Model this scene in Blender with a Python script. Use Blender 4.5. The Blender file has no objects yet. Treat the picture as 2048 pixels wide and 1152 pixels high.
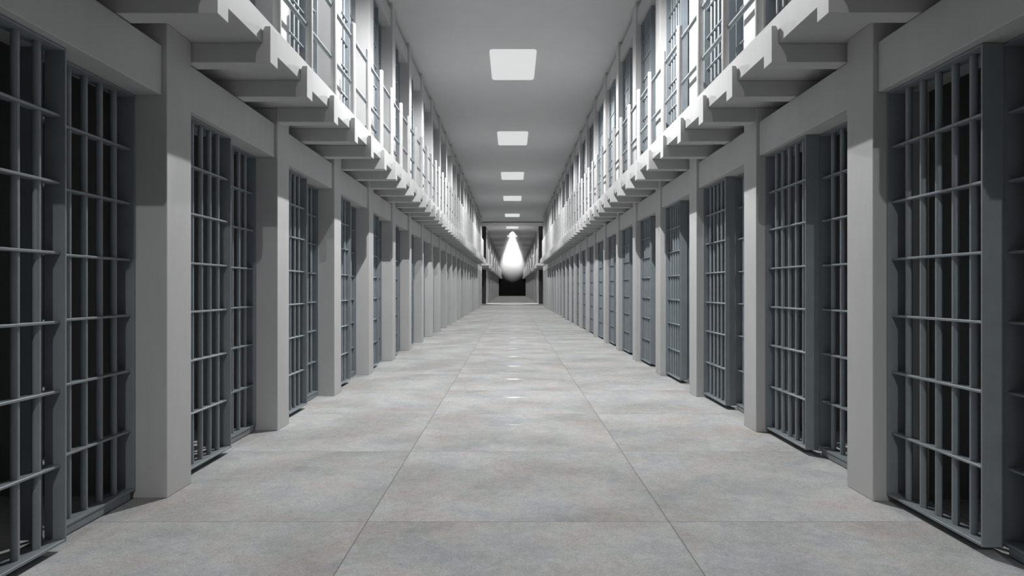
import bpy, bmesh, math, random
from mathutils import Vector, Matrix
random.seed(4)
S = bpy.context.scene
C = S.collection
PI = math.pi

# ------------------------------------------------------------------ camera, world, light, exposure
CAM_X, CAM_Z = -0.038, 1.5
cd = bpy.data.cameras.new('camera'); cam = bpy.data.objects.new('camera', cd); C.objects.link(cam)
cam.location = (CAM_X, 0, CAM_Z); cam.rotation_euler = (PI/2, 0, 0)
cd.lens = 24; cd.sensor_width = 36; cd.clip_start = 0.05; cd.clip_end = 400
S.camera = cam
S.view_settings.view_transform = 'Standard'; S.view_settings.look = 'None'
S.view_settings.gamma = 1; S.view_settings.exposure = 0
w = bpy.data.worlds.new('world'); S.world = w; w.use_nodes = True
w.node_tree.nodes['Background'].inputs[0].default_value = (0.5, 0.5, 0.5, 1)
w.node_tree.nodes['Background'].inputs[1].default_value = 0.0

LAMP_Z = 6.78
LAMP_W = 1400.0
PANEL_Y = [18.0, 26.8, 35.75, 44.7, 55.1, 66.3, 77.3, 88.4, 99.5, 110.6, 121.7]
LAMP_Y = [-8.9, 9.05] + PANEL_Y

def lamp(y, power=LAMP_W, z=LAMP_Z):
    ld = bpy.data.lights.new('ceiling_lamp', 'SPOT'); ld.energy = power
    ld.spot_size = math.radians(178); ld.spot_blend = 0.35; ld.shadow_soft_size = 0.035
    ld.color = (1.0, 1.0, 1.0)
    o = bpy.data.objects.new('ceiling_lamp', ld); C.objects.link(o); o.location = (0, y, z)
    return o
for y in LAMP_Y: lamp(y, LAMP_W*(0.90 if y < 0 else 1.06 if y < 10 else 0.84 if y < 20 else 0.65 if y < 60 else 0.36))
# the narrow beam hanging in the haze down the corridor
bd = bpy.data.lights.new('beam_lamp', 'SPOT'); bd.energy = 11000
bd.spot_size = math.radians(50); bd.spot_blend = 0.55; bd.shadow_soft_size = 0.12; bd.specular_factor = 0.1
bo = bpy.data.objects.new('beam_lamp', bd); C.objects.link(bo); bo.location = (0, 66.3, 7.0)

# ------------------------------------------------------------------ plan of the place (metres)
PITCH, PIL = 2.30, 0.372
CEIL = 7.37; WALL_X = 4.7; Y0, Y1 = -12.0, 131.0
UP, UPX = 4.017, 0.010          # storey to storey, and how far the upper fronts stand back
FAC = 2.5                       # pillar face either side of the middle
SIDE = {'left':  dict(s=-1, y=4.87, off=0.060, bx=1.90,  bz=3.237, sz=3.390, by=5.258, px=2.068, py=5.90, pp=0.937),
        'right': dict(s=1,  y=4.80, off=0.052, bx=1.955, bz=3.232, sz=3.378, by=5.237, px=2.120, py=5.96, pp=0.943)}
SLAB_TOP = 3.61; BR_PITCH = 0.943; BR_T = 0.168
B1_END = 49.0; B2_START, B2_END = 57.6, 130.8
BLOCK2 = 65.2

# ------------------------------------------------------------------ materials
def mat(name):
    m = bpy.data.materials.new(name); m.use_nodes = True
    return m, m.node_tree.nodes, m.node_tree.links, m.node_tree.nodes['Principled BSDF']
def ramp(N, L, src, p0, c0, p1, c1):
    r = N.new('ShaderNodeValToRGB'); L.new(src, r.inputs[0])
    r.color_ramp.elements[0].position = p0; r.color_ramp.elements[0].color = (*c0, 1)
    r.color_ramp.elements[1].position = p1; r.color_ramp.elements[1].color = (*c1, 1)
    return r
def noise(N, L, vec, scale, detail=4, rough=0.6):
    n = N.new('ShaderNodeTexNoise'); n.inputs['Scale'].default_value = scale
    n.inputs['Detail'].default_value = detail; n.inputs['Roughness'].default_value = rough
    if vec is not None: L.new(vec, n.inputs['Vector'])
    return n
def plaster(name, base, rough=0.75, var=0.06):
    m, N, L, B = mat(name)
    g = N.new('ShaderNodeNewGeometry')
    mp = N.new('ShaderNodeMapping'); L.new(g.outputs['Position'], mp.inputs['Vector'])
    mp.inputs['Scale'].default_value = (1, 1, 0.45)
    n1 = noise(N, L, mp.outputs[0], 2.2, 6, 0.65)
    lo = tuple(c*(1-var) for c in base); hi = tuple(min(1, c*(1+var)) for c in base)
    r = ramp(N, L, n1.outputs[0], 0.3, lo, 0.7, hi)
    # thin vertical drips and scuffs
    mp2 = N.new('ShaderNodeMapping'); L.new(g.outputs['Position'], mp2.inputs['Vector'])
    mp2.inputs['Scale'].default_value = (9, 9, 0.5)
    n2 = noise(N, L, mp2.outputs[0], 3.0, 4, 0.6)
    r2 = ramp(N, L, n2.outputs[0], 0.60, (1, 1, 1), 0.80, (0.93, 0.93, 0.93))
    mx = N.new('ShaderNodeMix'); mx.data_type = 'RGBA'; mx.blend_type = 'MULTIPLY'; mx.inputs[0].default_value = 0.6
    L.new(r.outputs[0], mx.inputs[6]); L.new(r2.outputs[0], mx.inputs[7]); L.new(mx.outputs[2], B.inputs['Base Color'])
    n3 = noise(N, L, g.outputs['Position'], 55, 3, 0.6)
    bp = N.new('ShaderNodeBump'); bp.inputs['Strength'].default_value = 0.05; bp.inputs['Distance'].default_value = 0.01
    L.new(n3.outputs[0], bp.inputs['Height']); L.new(bp.outputs[0], B.inputs['Normal'])
    B.inputs['Roughness'].default_value = rough
    return m
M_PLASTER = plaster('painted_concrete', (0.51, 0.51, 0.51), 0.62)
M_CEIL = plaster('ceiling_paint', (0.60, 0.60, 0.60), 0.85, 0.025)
M_CELL_SHADE = plaster('cell_shade_plaster', (0.21, 0.21, 0.208), 0.9, 0.08)  # the plaster coloured darker to stand for the shade inside the cells
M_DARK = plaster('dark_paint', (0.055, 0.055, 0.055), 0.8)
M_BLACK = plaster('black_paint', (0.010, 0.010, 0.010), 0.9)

def metal(name, base, rough, spec=0.5):
    m, N, L, B = mat(name)
    g = N.new('ShaderNodeNewGeometry')
    n1 = noise(N, L, g.outputs['Position'], 6, 5, 0.6)
    r = ramp(N, L, n1.outputs[0], 0.3, tuple(c*0.93 for c in base), 0.7, tuple(c*1.07 for c in base))
    L.new(r.outputs[0], B.inputs['Base Color'])
    n3 = noise(N, L, g.outputs['Position'], 120, 2, 0.5)
    bp = N.new('ShaderNodeBump'); bp.inputs['Strength'].default_value = 0.04; bp.inputs['Distance'].default_value = 0.004
    L.new(n3.outputs[0], bp.inputs['Height']); L.new(bp.outputs[0], B.inputs['Normal'])
    B.inputs['Roughness'].default_value = rough; B.inputs['Specular IOR Level'].default_value = spec
    return m
M_STEEL = metal('blue_grey_enamel', (0.235, 0.265, 0.285), 0.42)
M_RAIL = metal('rail_enamel', (0.25, 0.28, 0.295), 0.55, 0.3)
M_POST = metal('post_paint', (0.52, 0.52, 0.52), 0.6, 0.3)

def floor_mat():
    m, N, L, B = mat('stone_tile')
    g = N.new('ShaderNodeNewGeometry')
    sep = N.new('ShaderNodeSeparateXYZ'); L.new(g.outputs['Position'], sep.inputs[0])
    def mth(op, a, b=None, c=None):
        n = N.new('ShaderNodeMath'); n.operation = op
        for i, v in enumerate((a, b, c)):
            if v is None: continue
            if isinstance(v, (int, float)): n.inputs[i].default_value = v
            else: L.new(v, n.inputs[i])
        return n.outputs[0]
    TW, TL = 1.937, 1.875
    u = mth('DIVIDE', mth('ADD', sep.outputs[0], TW*0.5 + 100*TW), TW)
    v = mth('DIVIDE', mth('ADD', sep.outputs[1], -4.384 + 100*TL), TL)
    fu = mth('FRACT', u); fv = mth('FRACT', v); iu = mth('FLOOR', u); iv = mth('FLOOR', v)
    du = mth('MULTIPLY', mth('MINIMUM', fu, mth('SUBTRACT', 1.0, fu)), TW)
    dv = mth('MULTIPLY', mth('MINIMUM', fv, mth('SUBTRACT', 1.0, fv)), TL)
    # texture coordinates that restart on every tile, turned a little tile by tile
    cx = mth('ADD', mth('MULTIPLY', fu, TW), mth('MULTIPLY', iu, 7.31))
    cy = mth('ADD', mth('MULTIPLY', fv, TL), mth('MULTIPLY', mth('MODULO', iv, 3.0), 5.77))
    cv = N.new('ShaderNodeCombineXYZ'); L.new(cx, cv.inputs[0]); L.new(cy, cv.inputs[1])
    big = noise(N, L, cv.outputs[0], 1.9, 7, 0.68)
    big.inputs['Distortion'].default_value = 0.5
    r1 = ramp(N, L, big.outputs[0], 0.32, (0.395, 0.413, 0.424), 0.68, (0.468, 0.436, 0.412))
    e = r1.color_ramp.elements.new(0.5); e.color = (0.46, 0.465, 0.460, 1)
    mid = noise(N, L, cv.outputs[0], 11, 8, 0.78); mid.inputs['Distortion'].default_value = 1.2
    r2 = ramp(N, L, mid.outputs[0], 0.32, (0.78, 0.79, 0.815), 0.68, (1.17, 1.155, 1.14))
    fine = noise(N, L, cv.outputs[0], 85, 8, 0.92); fine.inputs['Distortion'].default_value = 0.8
    r3 = ramp(N, L, fine.outputs[0], 0.36, (0.60, 0.60, 0.62), 0.64, (1.38, 1.37, 1.34))
    cloud = noise(N, L, cv.outputs[0], 1.1, 3, 0.5)
    r4 = ramp(N, L, cloud.outputs[0], 0.36, (0.87, 0.86, 0.85), 0.62, (1.10, 1.11, 1.12))
    def mul(a, b, f=1.0):
        x = N.new('ShaderNodeMix'); x.data_type = 'RGBA'; x.blend_type = 'MULTIPLY'; x.inputs[0].default_value = f
        L.new(a, x.inputs[6]); L.new(b, x.inputs[7]); return x.outputs[2]
    c = mul(mul(mul(r1.outputs[0], r2.outputs[0], 0.8), r3.outputs[0], 0.85), r4.outputs[0])
    # ochre flecks and streaks in the stone
    st = noise(N, L, cv.outputs[0], 5.5, 7, 0.8); st.inputs['Distortion'].default_value = 2.5
    sr = ramp(N, L, st.outputs[0], 0.60, (0, 0, 0), 0.74, (0.55, 0.55, 0.55))
    och = N.new('ShaderNodeMix'); och.data_type = 'RGBA'
    L.new(sr.outputs[0], och.inputs[0]); L.new(c, och.inputs[6]); och.inputs[7].default_value = (0.44, 0.355, 0.29, 1)
    # joints
    j = mth('LESS_THAN', mth('MINIMUM', mth('MULTIPLY', du, 0.95), mth('MULTIPLY', dv, 1.0)), 0.0032)
    jm = N.new('ShaderNodeMix'); jm.data_type = 'RGBA'
    L.new(mth('MULTIPLY', j, 0.70), jm.inputs[0]); L.new(och.outputs[2], jm.inputs[6]); jm.inputs[7].default_value = (0.13, 0.125, 0.12, 1)
    L.new(jm.outputs[2], B.inputs['Base Color'])
    rr = ramp(N, L, mid.outputs[0], 0.3, (0.7,)*3, 0.7, (0.85,)*3)
    L.new(rr.outputs[0], B.inputs['Roughness']); B.inputs['Specular IOR Level'].default_value = 0.0
    # light glints put in as small glossy coat spots on the middle tiles
    gy = mth('MULTIPLY', mth('SUBTRACT', fv, 0.656), TL/0.040); gx = mth('DIVIDE', sep.outputs[0], 0.13)
    gg = mth('POWER', 2.718, mth('MULTIPLY', mth('ADD', mth('MULTIPLY', gy, gy), mth('MULTIPLY', gx, gx)), -1.0))
    glint_fade = N.new('ShaderNodeMapRange'); L.new(sep.outputs[1], glint_fade.inputs[0])
    glint_fade.inputs[1].default_value = 7.0; glint_fade.inputs[2].default_value = 11.0; glint_fade.inputs[3].default_value = 0.0; glint_fade.inputs[4].default_value = 0.36
    L.new(mth('MULTIPLY', gg, glint_fade.outputs[0]), B.inputs['Coat Weight'])
    B.inputs['Coat Roughness'].default_value = 0.22; B.inputs['Coat IOR'].default_value = 1.4
    b1 = N.new('ShaderNodeBump'); b1.inputs['Strength'].default_value = 0.12; b1.inputs['Distance'].default_value = 0.004
    L.new(mid.outputs[0], b1.inputs['Height'])
    L.new(b1.outputs[0], B.inputs['Normal'])
    return m
M_FLOOR = floor_mat()
m, N, L, B = mat('threshold_stone'); B.inputs['Base Color'].default_value = (0.16, 0.16, 0.158, 1); B.inputs['Roughness'].default_value = 0.5
nn = noise(N, L, None, 8); rr = ramp(N, L, nn.outputs[0], 0.3, (0.10,)*3, 0.7, (0.14,)*3); L.new(rr.outputs[0], B.inputs['Base Color'])
M_STRIP = m
m, N, L, B = mat('panel_diffuser'); B.inputs['Base Color'].default_value = (0.2, 0.2, 0.2, 1); B.inputs['Roughness'].default_value = 0.6
nn = noise(N, L, None, 3); rr = ramp(N, L, nn.outputs[0], 0.3, (0.99, 0.99, 0.99), 0.7, (1, 1, 1)); L.new(rr.outputs[0], B.inputs['Emission Color'])
B.inputs['Emission Strength'].default_value = 0.60
M_PANEL = m

# ------------------------------------------------------------------ helpers
def mesh(name, bm, material, bevel=0.0, seg=2, smooth=False):
    if bevel:
        es = [e for e in bm.edges if len(e.link_faces) == 2 and e.calc_face_angle(0) > 0.5]
        bmesh.ops.bevel(bm, geom=es, offset=bevel, segments=seg, profile=0.5, affect='EDGES', clamp_overlap=True)
    bmesh.ops.recalc_face_normals(bm, faces=bm.faces)
    me = bpy.data.meshes.new(name); bm.to_mesh(me); bm.free()
    me.materials.append(material)
    if smooth:
        for p in me.polygons: p.use_smooth = True
        me.set_sharp_from_angle(angle=math.radians(40))
    return me
def bx(bm, x0, x1, y0, y1, z0, z1):
    r = bmesh.ops.create_cube(bm, size=1.0)
    bmesh.ops.scale(bm, vec=(x1-x0, y1-y0, z1-z0), verts=r['verts'])
    bmesh.ops.translate(bm, vec=((x0+x1)/2, (y0+y1)/2, (z0+z1)/2), verts=r['verts'])
    return bm
def box_mesh(name, x0, x1, y0, y1, z0, z1, material, bevel=0.0):
    return mesh(name, bx(bmesh.new(), x0, x1, y0, y1, z0, z1), material, bevel)
def cyl(bm, p, q, r, seg=20):
    p, q = Vector(p), Vector(q); d = q-p
    mt = Matrix.Translation((p+q)/2) @ d.to_track_quat('Z', 'Y').to_matrix().to_4x4()
    bmesh.ops.create_cone(bm, cap_ends=True, segments=seg, radius1=r, radius2=r, depth=d.length, matrix=mt)
    return bm
def obj(name, me, parent=None, loc=(0, 0, 0), rz=0.0):
    o = bpy.data.objects.new(name, me); C.objects.link(o)
    o.parent = parent; o.location = loc; o.rotation_euler = (0, 0, rz)
    return o
def tag(o, label, cat, group=None):
    o['label'] = label; o['category'] = cat
    if group: o['group'] = group
    return o
def struct(name, me, loc=(0, 0, 0), rz=0.0, label=None):
    o = obj(name, me, None, loc, rz); o['kind'] = 'structure'
    if label: o['label'] = label
    return o
def copy_tree(src, parent=None):
    c = src.copy(); C.objects.link(c); c.parent = parent
    for ch in src.children: copy_tree(ch, c)
    return c
ORD = ['nearest', 'second', 'third', 'fourth', 'fifth', 'sixth', 'seventh', 'eighth', 'ninth', 'tenth']

# ------------------------------------------------------------------ the setting
struct('floor', box_mesh('floor', -WALL_X, WALL_X, Y0, Y1, -0.2, 0.0, M_FLOOR), label='grey mottled stone tile floor of the long corridor')
struct('ceiling', box_mesh('ceiling', -WALL_X, WALL_X, Y0, Y1+40, CEIL, CEIL+0.2, M_CEIL), label='plain pale grey ceiling over the corridor')
struct('wall_left_upper', box_mesh('wall_left', -WALL_X-0.2, -WALL_X, Y0, Y1, 3.5, CEIL, M_PLASTER), label='pale back wall of the upper cells on the left')
struct('wall_right_upper', box_mesh('wall_right', WALL_X, WALL_X+0.2, Y0, Y1, 3.5, CEIL, M_PLASTER), label='pale back wall of the upper cells on the right')
struct('wall_left', box_mesh('wall_left', -WALL_X-0.2, -WALL_X, Y0, Y1, 0, 3.5, M_CELL_SHADE), label='dim back wall of the cells on the left')
struct('wall_right', box_mesh('wall_right', WALL_X, WALL_X+0.2, Y0, Y1, 0, 3.5, M_CELL_SHADE), label='dim back wall of the cells on the right')
struct('wall_rear', box_mesh('wall_rear', -WALL_X, WALL_X, Y0-0.2, Y0, 0, CEIL, M_DARK), label='wall behind the viewer')
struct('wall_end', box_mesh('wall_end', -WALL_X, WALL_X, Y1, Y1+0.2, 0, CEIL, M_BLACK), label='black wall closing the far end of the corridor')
for sd, P in SIDE.items():
    s = P['s']; xs = sorted((s*(FAC+0.01), s*WALL_X))
    bm = bmesh.new()
    bx(bm, xs[0], xs[1], BLOCK2-0.22, BLOCK2-0.02, 0, P['sz']-0.002); bx(bm, xs[0], xs[1], BLOCK2-0.22, BLOCK2-0.02, SLAB_TOP, CEIL)
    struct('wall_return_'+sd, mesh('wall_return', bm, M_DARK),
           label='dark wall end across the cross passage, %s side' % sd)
struct('trim_1', box_mesh('trim_1', -WALL_X, WALL_X, 60.4, 61.0, CEIL-0.035, CEIL, M_DARK), label='dark joint strip across the ceiling far away')
struct('trim_2', box_mesh('trim_2', -WALL_X, WALL_X, 60.6, 62.4, 0.0, 0.001, M_STRIP), label='dark threshold strip across the floor far away')

# cell partitions (behind each pillar) and kerbs under the upper cell fronts
PX = 2.90
part_low = box_mesh('cell_partition', PX, WALL_X, 0.05, PIL-0.05, 0, 3.36, M_CELL_SHADE)
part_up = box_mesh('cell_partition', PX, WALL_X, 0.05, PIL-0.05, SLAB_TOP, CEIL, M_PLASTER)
kerb = box_mesh('kerb', 2.62, 2.89, 0.0, PITCH-PIL, SLAB_TOP, UP+0.04, M_PLASTER, 0.006)

NCOL = 23                       # pillars k = -1 .. 22 in the first block
NB2 = 28
def y_near(P, k): return P['y'] + PITCH*k
def put(name, me, sd, y, z=0.0):
    """mesh drawn for the right side, +x outward and +y along from its near edge"""
    if sd == 'right': return obj(name, me, None, (0, y, z), 0)
    L_ = max(v.co.y for v in me.vertices) + min(v.co.y for v in me.vertices)
    return obj(name, me, None, (0, y+L_, z), PI)

for sd, P in SIDE.items():
    for k in range(-1, NCOL):
        for me, nm in ((part_low, 'ground'), (part_up, 'upper')):
            if me is part_low and P['sz'] < 3.36: pass
            o = put('wall_partition', me, sd, y_near(P, k)); o['kind'] = 'structure'
    for k in range(-1, NCOL-1):
        o = put('trim_kerb', kerb, sd, y_near(P, k)+PIL); o['kind'] = 'structure'

# ------------------------------------------------------------------ pillars and lintels
def pillar_label(sd, up, k):
    where = 'upper' if up else 'lower'
    if k == -1: return 'concrete pillar level with the viewer, %s %s row' % (where, sd)
    if k < 8: return 'pale concrete pillar, %s from the viewer in the %s %s row' % (ORD[k], where, sd)
    return 'far concrete pillar past the eighth in the %s %s row' % (where, sd)
def bay_label(what, sd, up, k):
    where = 'upper' if up else 'lower'
    if k < 8: return '%s in the %s bay of the %s %s row' % (what, ORD[k], where, sd)
    return '%s past the eighth bay of the %s %s row' % (what, where, sd)
pil = {}
for sd, P in SIDE.items():
    pil[sd, 0] = box_mesh('pillar', FAC, FAC+0.40, 0, PIL, 0, P['sz']-0.001, M_PLASTER, 0.006)
pil_up = box_mesh('pillar', FAC, FAC+0.40, 0, PIL, SLAB_TOP, CEIL-0.001, M_PLASTER, 0.006)
lin_low = box_mesh('lintel', 2.533, 2.895, 0.001, PITCH-PIL-0.001, 2.875, 3.228, M_PLASTER, 0.007)
lin_up = box_mesh('lintel', 2.533+UPX, 2.895, 0.001, PITCH-PIL-0.001, 2.875+UP, 3.220+UP, M_PLASTER, 0.007)
for sd, P in SIDE.items():
    for up in (0, 1):
        where = ('ground floor', 'upper storey')[up]
        pm = pil_up if up else pil[sd, 0]; lm = lin_up if up else lin_low
        for k in range(-1, NCOL):
            o = put('concrete_pillar', pm, sd, y_near(P, k))
            tag(o, pillar_label(sd, up, k), 'pillar', 'pillars along the %s, %s' % (sd, where))
            if k < NCOL-1:
                o = put('concrete_lintel', lm, sd, y_near(P, k)+PIL)
                tag(o, bay_label('concrete lintel over the bars', sd, up, k+1), 'lintel', 'lintels along the %s, %s' % (sd, where))
        for k in range(NB2):
            y = BLOCK2 + PITCH*k
            o = put('concrete_pillar', pm, sd, y)
            tag(o, 'distant concrete pillar past the cross passage, %s side, %s' % (sd, where), 'pillar', 'distant pillars, %s side, %s' % (sd, where))
            if k < NB2-1:
                o = put('concrete_lintel', lm, sd, y+PIL)
                tag(o, 'distant concrete lintel past the cross passage, %s side, %s' % (sd, where), 'lintel', 'distant lintels, %s side, %s' % (sd, where))
# plain cell backs in the far block so no void shows between its pillars
for sd, P in SIDE.items():
    bk = box_mesh('wall_recess', 2.91, 3.0, 0, PITCH*NB2, 0, CEIL, M_CELL_SHADE)
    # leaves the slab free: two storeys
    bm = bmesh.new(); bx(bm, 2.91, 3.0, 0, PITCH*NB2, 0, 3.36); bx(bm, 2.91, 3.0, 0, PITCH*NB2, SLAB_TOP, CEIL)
    o = put('wall_recess_'+sd, mesh('wall_recess', bm, M_CELL_SHADE), sd, BLOCK2); o['kind'] = 'structure'

# ------------------------------------------------------------------ barred gates and panels
GW, GH, GD, GT = 0.975, 2.826, 0.120, 0.014        # width, height, depth, plate thickness
RAILS = [2.485, 2.10, 1.70, 1.305, 0.91, 0.483]
def frame_bm(z0, h):
    bm = bmesh.new()
    bx(bm, 0, GD, 0, GT, z0, z0+h); bx(bm, 0, GD, GW-GT, GW, z0, z0+h)
    bx(bm, 0, GD, GT, GW-GT, z0, z0+GT+0.004); bx(bm, 0, GD, GT, GW-GT, z0+h-GT, z0+h)
    return bm
def bar_bm(bm, y, z0, z1, seg): return cyl(bm, (0.062, y, z0), (0.062, y, z1), 0.0215, seg)
def rail_bm(bm, z): return bx(bm, 0.026, 0.094, GT, GW-GT, z-0.008, z+0.008)
def track_bm(): return bx(bmesh.new(), 0.006, 0.100, 0.045, GW-0.045, 0.003, 0.061)
me_bar = {}
def make_gate(kind, simple=False):
    z0 = 0.047 if kind == 'gate' else 0.060
    h = 2.875 - z0 - 0.002
    nm = 'sliding_barred_gate' if kind == 'gate' else 'fixed_barred_panel'
    if simple:
        bm = frame_bm(z0, h)
        for i in range(5): bar_bm(bm, GW*(i+1)/6, z0+GT, z0+h-GT, 10)
        for z in RAILS: rail_bm(bm, z)
        if kind != 'gate': bx(bm, 0.006, 0.100, 0.045, GW-0.045, 0.003, 0.061)
        return obj(nm, mesh(nm, bm, M_STEEL))
    r = bpy.data.objects.new(nm, None); C.objects.link(r); r.empty_display_size = 0.2
    obj('frame', mesh('frame', frame_bm(z0, h), M_STEEL, 0.002, 1), r)
    bar = mesh('bar', bar_bm(bmesh.new(), 0, z0+GT, z0+h-GT, 28), M_STEEL, smooth=True)
    for i in range(5): obj('bar', bar, r, (0, GW*(i+1)/6, 0))
    rl = mesh('crossbar', rail_bm(bmesh.new(), 0), M_STEEL, 0.003, 1)
    for z in RAILS: obj('crossbar', rl, r, (0, 0, z))
    if kind != 'gate': obj('floor_track', mesh('floor_track', track_bm(), M_STEEL, 0.010, 2), r)
    return r
proto = {}
GX, FX = 2.595, 2.722
for sd, P in SIDE.items():
    s = P['s']
    for up in (0, 1):
        where = ('ground floor', 'upper storey')[up]
        for k in range(-1, NCOL-1):
            simple = k >= (9 if not up else 7)
            a = y_near(P, k)+PIL + 0.004; b = y_near(P, k+1) - 0.004
            gate_first = (sd == 'left')
            for kind in ('gate', 'panel'):
                first = (kind == 'gate') == gate_first
                ya = a if first else b-GW
                key = (kind, simple)
                if key in proto: o = copy_tree(proto[key])
                else: o = make_gate(kind, simple); proto[key] = o
                x = (GX if kind == 'gate' else FX) + up*UPX
                if s > 0: o.location = (x, ya, up*UP); o.rotation_euler = (0, 0, 0)
                else: o.location = (-x, ya+GW, up*UP); o.rotation_euler = (0, 0, PI)
                if kind == 'gate':
                    tag(o, bay_label('blue-grey sliding barred gate', sd, up, k+1), 'gate', 'sliding barred gates, %s side, %s' % (sd, where))
                else:
                    tag(o, bay_label('recessed fixed panel of bars', sd, up, k+1), 'barred panel', 'fixed barred panels, %s side, %s' % (sd, where))

# ------------------------------------------------------------------ balconies with brackets, railings
def bracket_mesh(P, xin):
    h = P['sz']-P['bz']; L_ = xin-P['bx']
    prof = [(0, 0), (L_, 0), (L_, h-0.0005)]
    prof += [(P['off']-0.0005, h-0.0005), (P['off']-0.0005, 0.245), (P['off']-0.018, 0.281), (0, 0.281)]
    bm = bmesh.new()
    f = bm.faces.new([bm.verts.new((x, 0, z)) for x, z in prof])
    r = bmesh.ops.extrude_face_region(bm, geom=[f])
    bmesh.ops.translate(bm, vec=(0, BR_T, 0), verts=[v for v in r['geom'] if isinstance(v, bmesh.types.BMVert)])
    return mesh('bracket', bm, M_PLASTER, 0.004, 2)
def post_mesh():
    bm = bmesh.new(); r = 0.036; H = 1.27; seg = 20
    rings = [(r, 0), (r, H-0.022), (r*0.93, H-0.010), (r*0.75, H-0.003), (r*0.4, H)]
    vs = [[bm.verts.new((rr*math.cos(2*PI*i/seg), rr*math.sin(2*PI*i/seg), z)) for i in range(seg)] for rr, z in rings]
    for a, b in zip(vs, vs[1:]):
        for i in range(seg): bm.faces.new((a[i], a[(i+1) % seg], b[(i+1) % seg], b[i]))
    bm.faces.new(vs[-1]); bm.faces.new(vs[0][::-1])
    return mesh('post', bm, M_POST, smooth=True)
POST = post_mesh()
for sd, P in SIDE.items():
    s = P['s']; bme = bracket_mesh(P, 2.89); bshort = bracket_mesh(P, FAC-0.001)
    for (ya, yb, far) in ((Y0+0.01, B1_END, False), (B2_START, B2_END, True)):
        r = bpy.data.objects.new('balcony', None); C.objects.link(r); r.location = (0, ya, 0)
        tag(r, ('distant concrete balcony past the cross passage, %s side' if far else
                'long concrete balcony on brackets running along the %s side') % sd, 'balcony', None)
        xi = P['bx']+P['off']; xa, xb = sorted((s*xi, s*(WALL_X-0.001)))
        # the slab reaches on to the end of the block inside the pillar line
        bm = bmesh.new(); T = SLAB_TOP-0.001
        f = bm.faces.new([bm.verts.new((s*x, 0, z)) for x, z in ((xi, P['sz']), (WALL_X-0.001, P['sz']), (WALL_X-0.001, T), (xi, T))])
        g_ = bmesh.ops.extrude_face_region(bm, geom=[f])
        bmesh.ops.translate(bm, vec=(0, yb-ya, 0), verts=[v for v in g_['geom'] if isinstance(v, bmesh.types.BMVert)])
        if not far:
            xc, xd = sorted((s*(FAC-0.02), s*(WALL_X-0.001)))
            bx(bm, xc, xd, yb-ya, B2_START-ya-1.6, P['sz'], SLAB_TOP-0.001)
        obj('slab', mesh('slab', bm, M_PLASTER, 0.004, 1), r)
        j0 = math.ceil((ya-P['by'])/BR_PITCH); j1 = math.floor((yb-BR_T-P['by'])/BR_PITCH)
        for j in range(j0, j1+1):
            y = P['by']+BR_PITCH*j-ya; yw = y+ya
            base = BLOCK2 if yw > 60 else P['y']
            q = (yw-base) % PITCH
            hit = (q < PIL or q+BR_T > PITCH) and yw > P['y']-PITCH-0.2 and not (56 < yw < BLOCK2-BR_T)
            bmm = bshort if hit else bme
            if s > 0: obj('bracket', bmm, r, (P['bx'], y, P['bz']))
            else: obj('bracket', bmm, r, (-P['bx'], y+BR_T, P['bz']), PI)
        g = bpy.data.objects.new('railing', None); C.objects.link(g); g.location = (s*P['px'], ya, SLAB_TOP)
        tag(g, ('distant railing past the cross passage, %s side' if far else
                'white-posted railing with two grey rails along the %s balcony') % sd, 'railing', None)
        j0 = math.ceil((ya+0.05-P['py'])/P['pp']); j1 = math.floor((yb-0.05-P['py'])/P['pp'])
        for j in range(j0, j1+1): obj('post', POST, g, (0, P['py']+P['pp']*j-ya, 0))
        y0 = P['py']+P['pp']*j0-ya; y1 = P['py']+P['pp']*j1-ya
        for nm, z in (('top_rail', 4.72), ('lower_rail', 4.13)):
            bm = cyl(bmesh.new(), (s*0.034, y0, z-SLAB_TOP), (s*0.034, y1, z-SLAB_TOP), 0.024, 20)
            obj(nm, mesh(nm, bm, M_RAIL, smooth=True), g)

# ------------------------------------------------------------------ ceiling light panels
def panel_mesh():
    wx, wy, r, t = 1.173/2, 2.46/2, 0.085, 0.012
    pts = []
    for cxs, cys, a0 in ((1, 1, 0), (-1, 1, 90), (-1, -1, 180), (1, -1, 270)):
        for i in range(7):
            a = math.radians(a0+15*i); pts.append((cxs*(wx-r)+r*math.cos(a), cys*(wy-2*r)+2*r*math.sin(a)))
    bm = bmesh.new()
    f = bm.faces.new([bm.verts.new((x, y, 0)) for x, y in pts])
    rr_ = bmesh.ops.extrude_face_region(bm, geom=[f])
    bmesh.ops.translate(bm, vec=(0, 0, -t), verts=[v for v in rr_['geom'] if isinstance(v, bmesh.types.BMVert)])
    return mesh('ceiling_light', bm, M_PANEL)
PM = panel_mesh()
for i, y in enumerate([-8.9, 9.05]+PANEL_Y):
    o = obj('ceiling_light', PM, None, (-0.012, y, CEIL-0.001))
    if i < 2: lab = ['glowing ceiling panel behind the viewer', 'glowing ceiling panel just above the view, ahead of the viewer'][i]
    elif i < 8: lab = 'glowing rounded white ceiling panel, %s one in view' % ORD[i-2]
    else: lab = 'faint distant ceiling panel past the bright beam'
    tag(o, lab, 'ceiling light', 'ceiling light panels')

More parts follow.
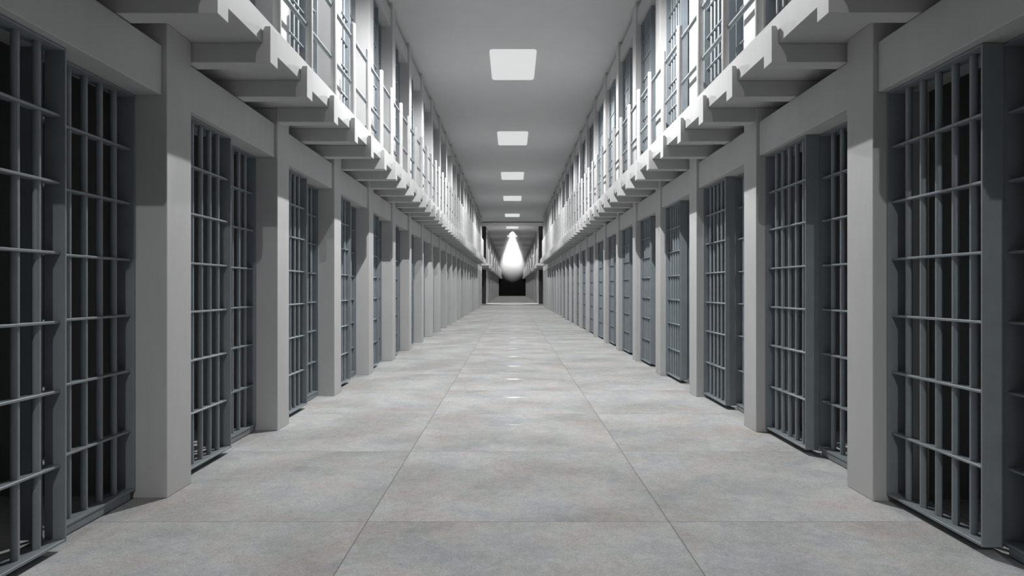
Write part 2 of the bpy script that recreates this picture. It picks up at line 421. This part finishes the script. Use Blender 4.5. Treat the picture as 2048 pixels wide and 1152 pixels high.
# ------------------------------------------------------------------ haze lit by the beam
def haze():
    bm = bmesh.new(); seg = 40
    rings = [(0.2, 5.85), (0.45, 5.7), (0.5, 5.3), (0.9, 4.85), (1.45, 4.3), (1.75, 3.6), (1.85, 2.6), (1.85, 1.4), (1.8, 0.6), (1.2, 0.1)]
    vs = [[bm.verts.new((rr*math.cos(2*PI*i/seg), rr*math.sin(2*PI*i/seg), z)) for i in range(seg)] for rr, z in rings]
    for a, b in zip(vs, vs[1:]):
        for i in range(seg): bm.faces.new((a[i], a[(i+1) % seg], b[(i+1) % seg], b[i]))
    bm.faces.new(vs[0]); bm.faces.new(vs[-1][::-1])
    m = bpy.data.materials.new('haze'); m.use_nodes = True; N = m.node_tree.nodes; L = m.node_tree.links
    N.clear(); out = N.new('ShaderNodeOutputMaterial'); vol = N.new('ShaderNodeVolumeScatter')
    tc = N.new('ShaderNodeTexCoord'); sp = N.new('ShaderNodeSeparateXYZ'); L.new(tc.outputs['Object'], sp.inputs[0])
    def mth(op, a, b=None):
        n = N.new('ShaderNodeMath'); n.operation = op
        for i, v in enumerate((a, b)):
            if v is None: continue
            if isinstance(v, (int, float)): n.inputs[i].default_value = v
            else: L.new(v, n.inputs[i])
        return n.outputs[0]
    r = mth('SQRT', mth('ADD', mth('MULTIPLY', sp.outputs[0], sp.outputs[0]), mth('MULTIPLY', sp.outputs[1], sp.outputs[1])))
    # radius of the hazy column at this height
    h = mth('SUBTRACT', 5.65, sp.outputs[2])
    fc = N.new('ShaderNodeFloatCurve'); L.new(mth('DIVIDE', sp.outputs[2], 6.0), fc.inputs['Value'])
    pts = [(0.3, 0.05), (0.77, 0.75), (1.26, 1.2), (1.74, 1.5), (2.2, 1.66), (2.7, 1.68), (3.19, 1.56), (3.67, 1.38), (4.15, 1.12), (4.64, 0.82), (5.12, 0.55), (5.6, 0.35)]
    cm = fc.mapping.curves[0]
    cm.points[0].location = (0.0, 0.0); cm.points[1].location = (1.0, 0.05)
    for z_, r_ in pts: cm.points.new(z_/6.0, r_/2.0)
    fc.mapping.update()
    R = mth('MAXIMUM', mth('MULTIPLY', fc.outputs[0], 2.24), 0.02)
    mr = N.new('ShaderNodeMapRange'); mr.interpolation_type = 'SMOOTHSTEP'
    L.new(mth('DIVIDE', r, R), mr.inputs[0]); mr.inputs[1].default_value = 1.0; mr.inputs[2].default_value = 0.1
    mr.inputs[3].default_value = 0; mr.inputs[4].default_value = 1
    mz = N.new('ShaderNodeMapRange'); mz.interpolation_type = 'SMOOTHSTEP'
    L.new(sp.outputs[2], mz.inputs[0]); mz.inputs[1].default_value = 0.2; mz.inputs[2].default_value = 3.2
    gain = mth('ADD', 0.10, mth('MULTIPLY', mth('MULTIPLY', h, h), 0.42))
    dz = mth('SUBTRACT', sp.outputs[2], 5.42)
    ball = N.new('ShaderNodeMapRange'); ball.interpolation_type = 'SMOOTHSTEP'
    L.new(mth('SQRT', mth('ADD', mth('MULTIPLY', r, r), mth('MULTIPLY', dz, dz))), ball.inputs[0])
    ball.inputs[1].default_value = 0.43; ball.inputs[2].default_value = 0.25; ball.inputs[3].default_value = 0; ball.inputs[4].default_value = 1.2
    body = mth('MULTIPLY', mth('MULTIPLY', mth('MULTIPLY', mth('POWER', mr.outputs[0], 1.2), mz.outputs[0]), gain), 0.22)
    L.new(mth('ADD', body, ball.outputs[0]), vol.inputs['Density'])
    vol.inputs['Color'].default_value = (1, 1, 1, 1)
    L.new(vol.outputs[0], out.inputs['Volume'])
    o = obj('haze', mesh('haze', bm, m), None, (0, 66.3, 1.5)); o['kind'] = 'stuff'
    tag(o, 'bright white haze glowing in a cone of light at the far end', 'haze')
haze()
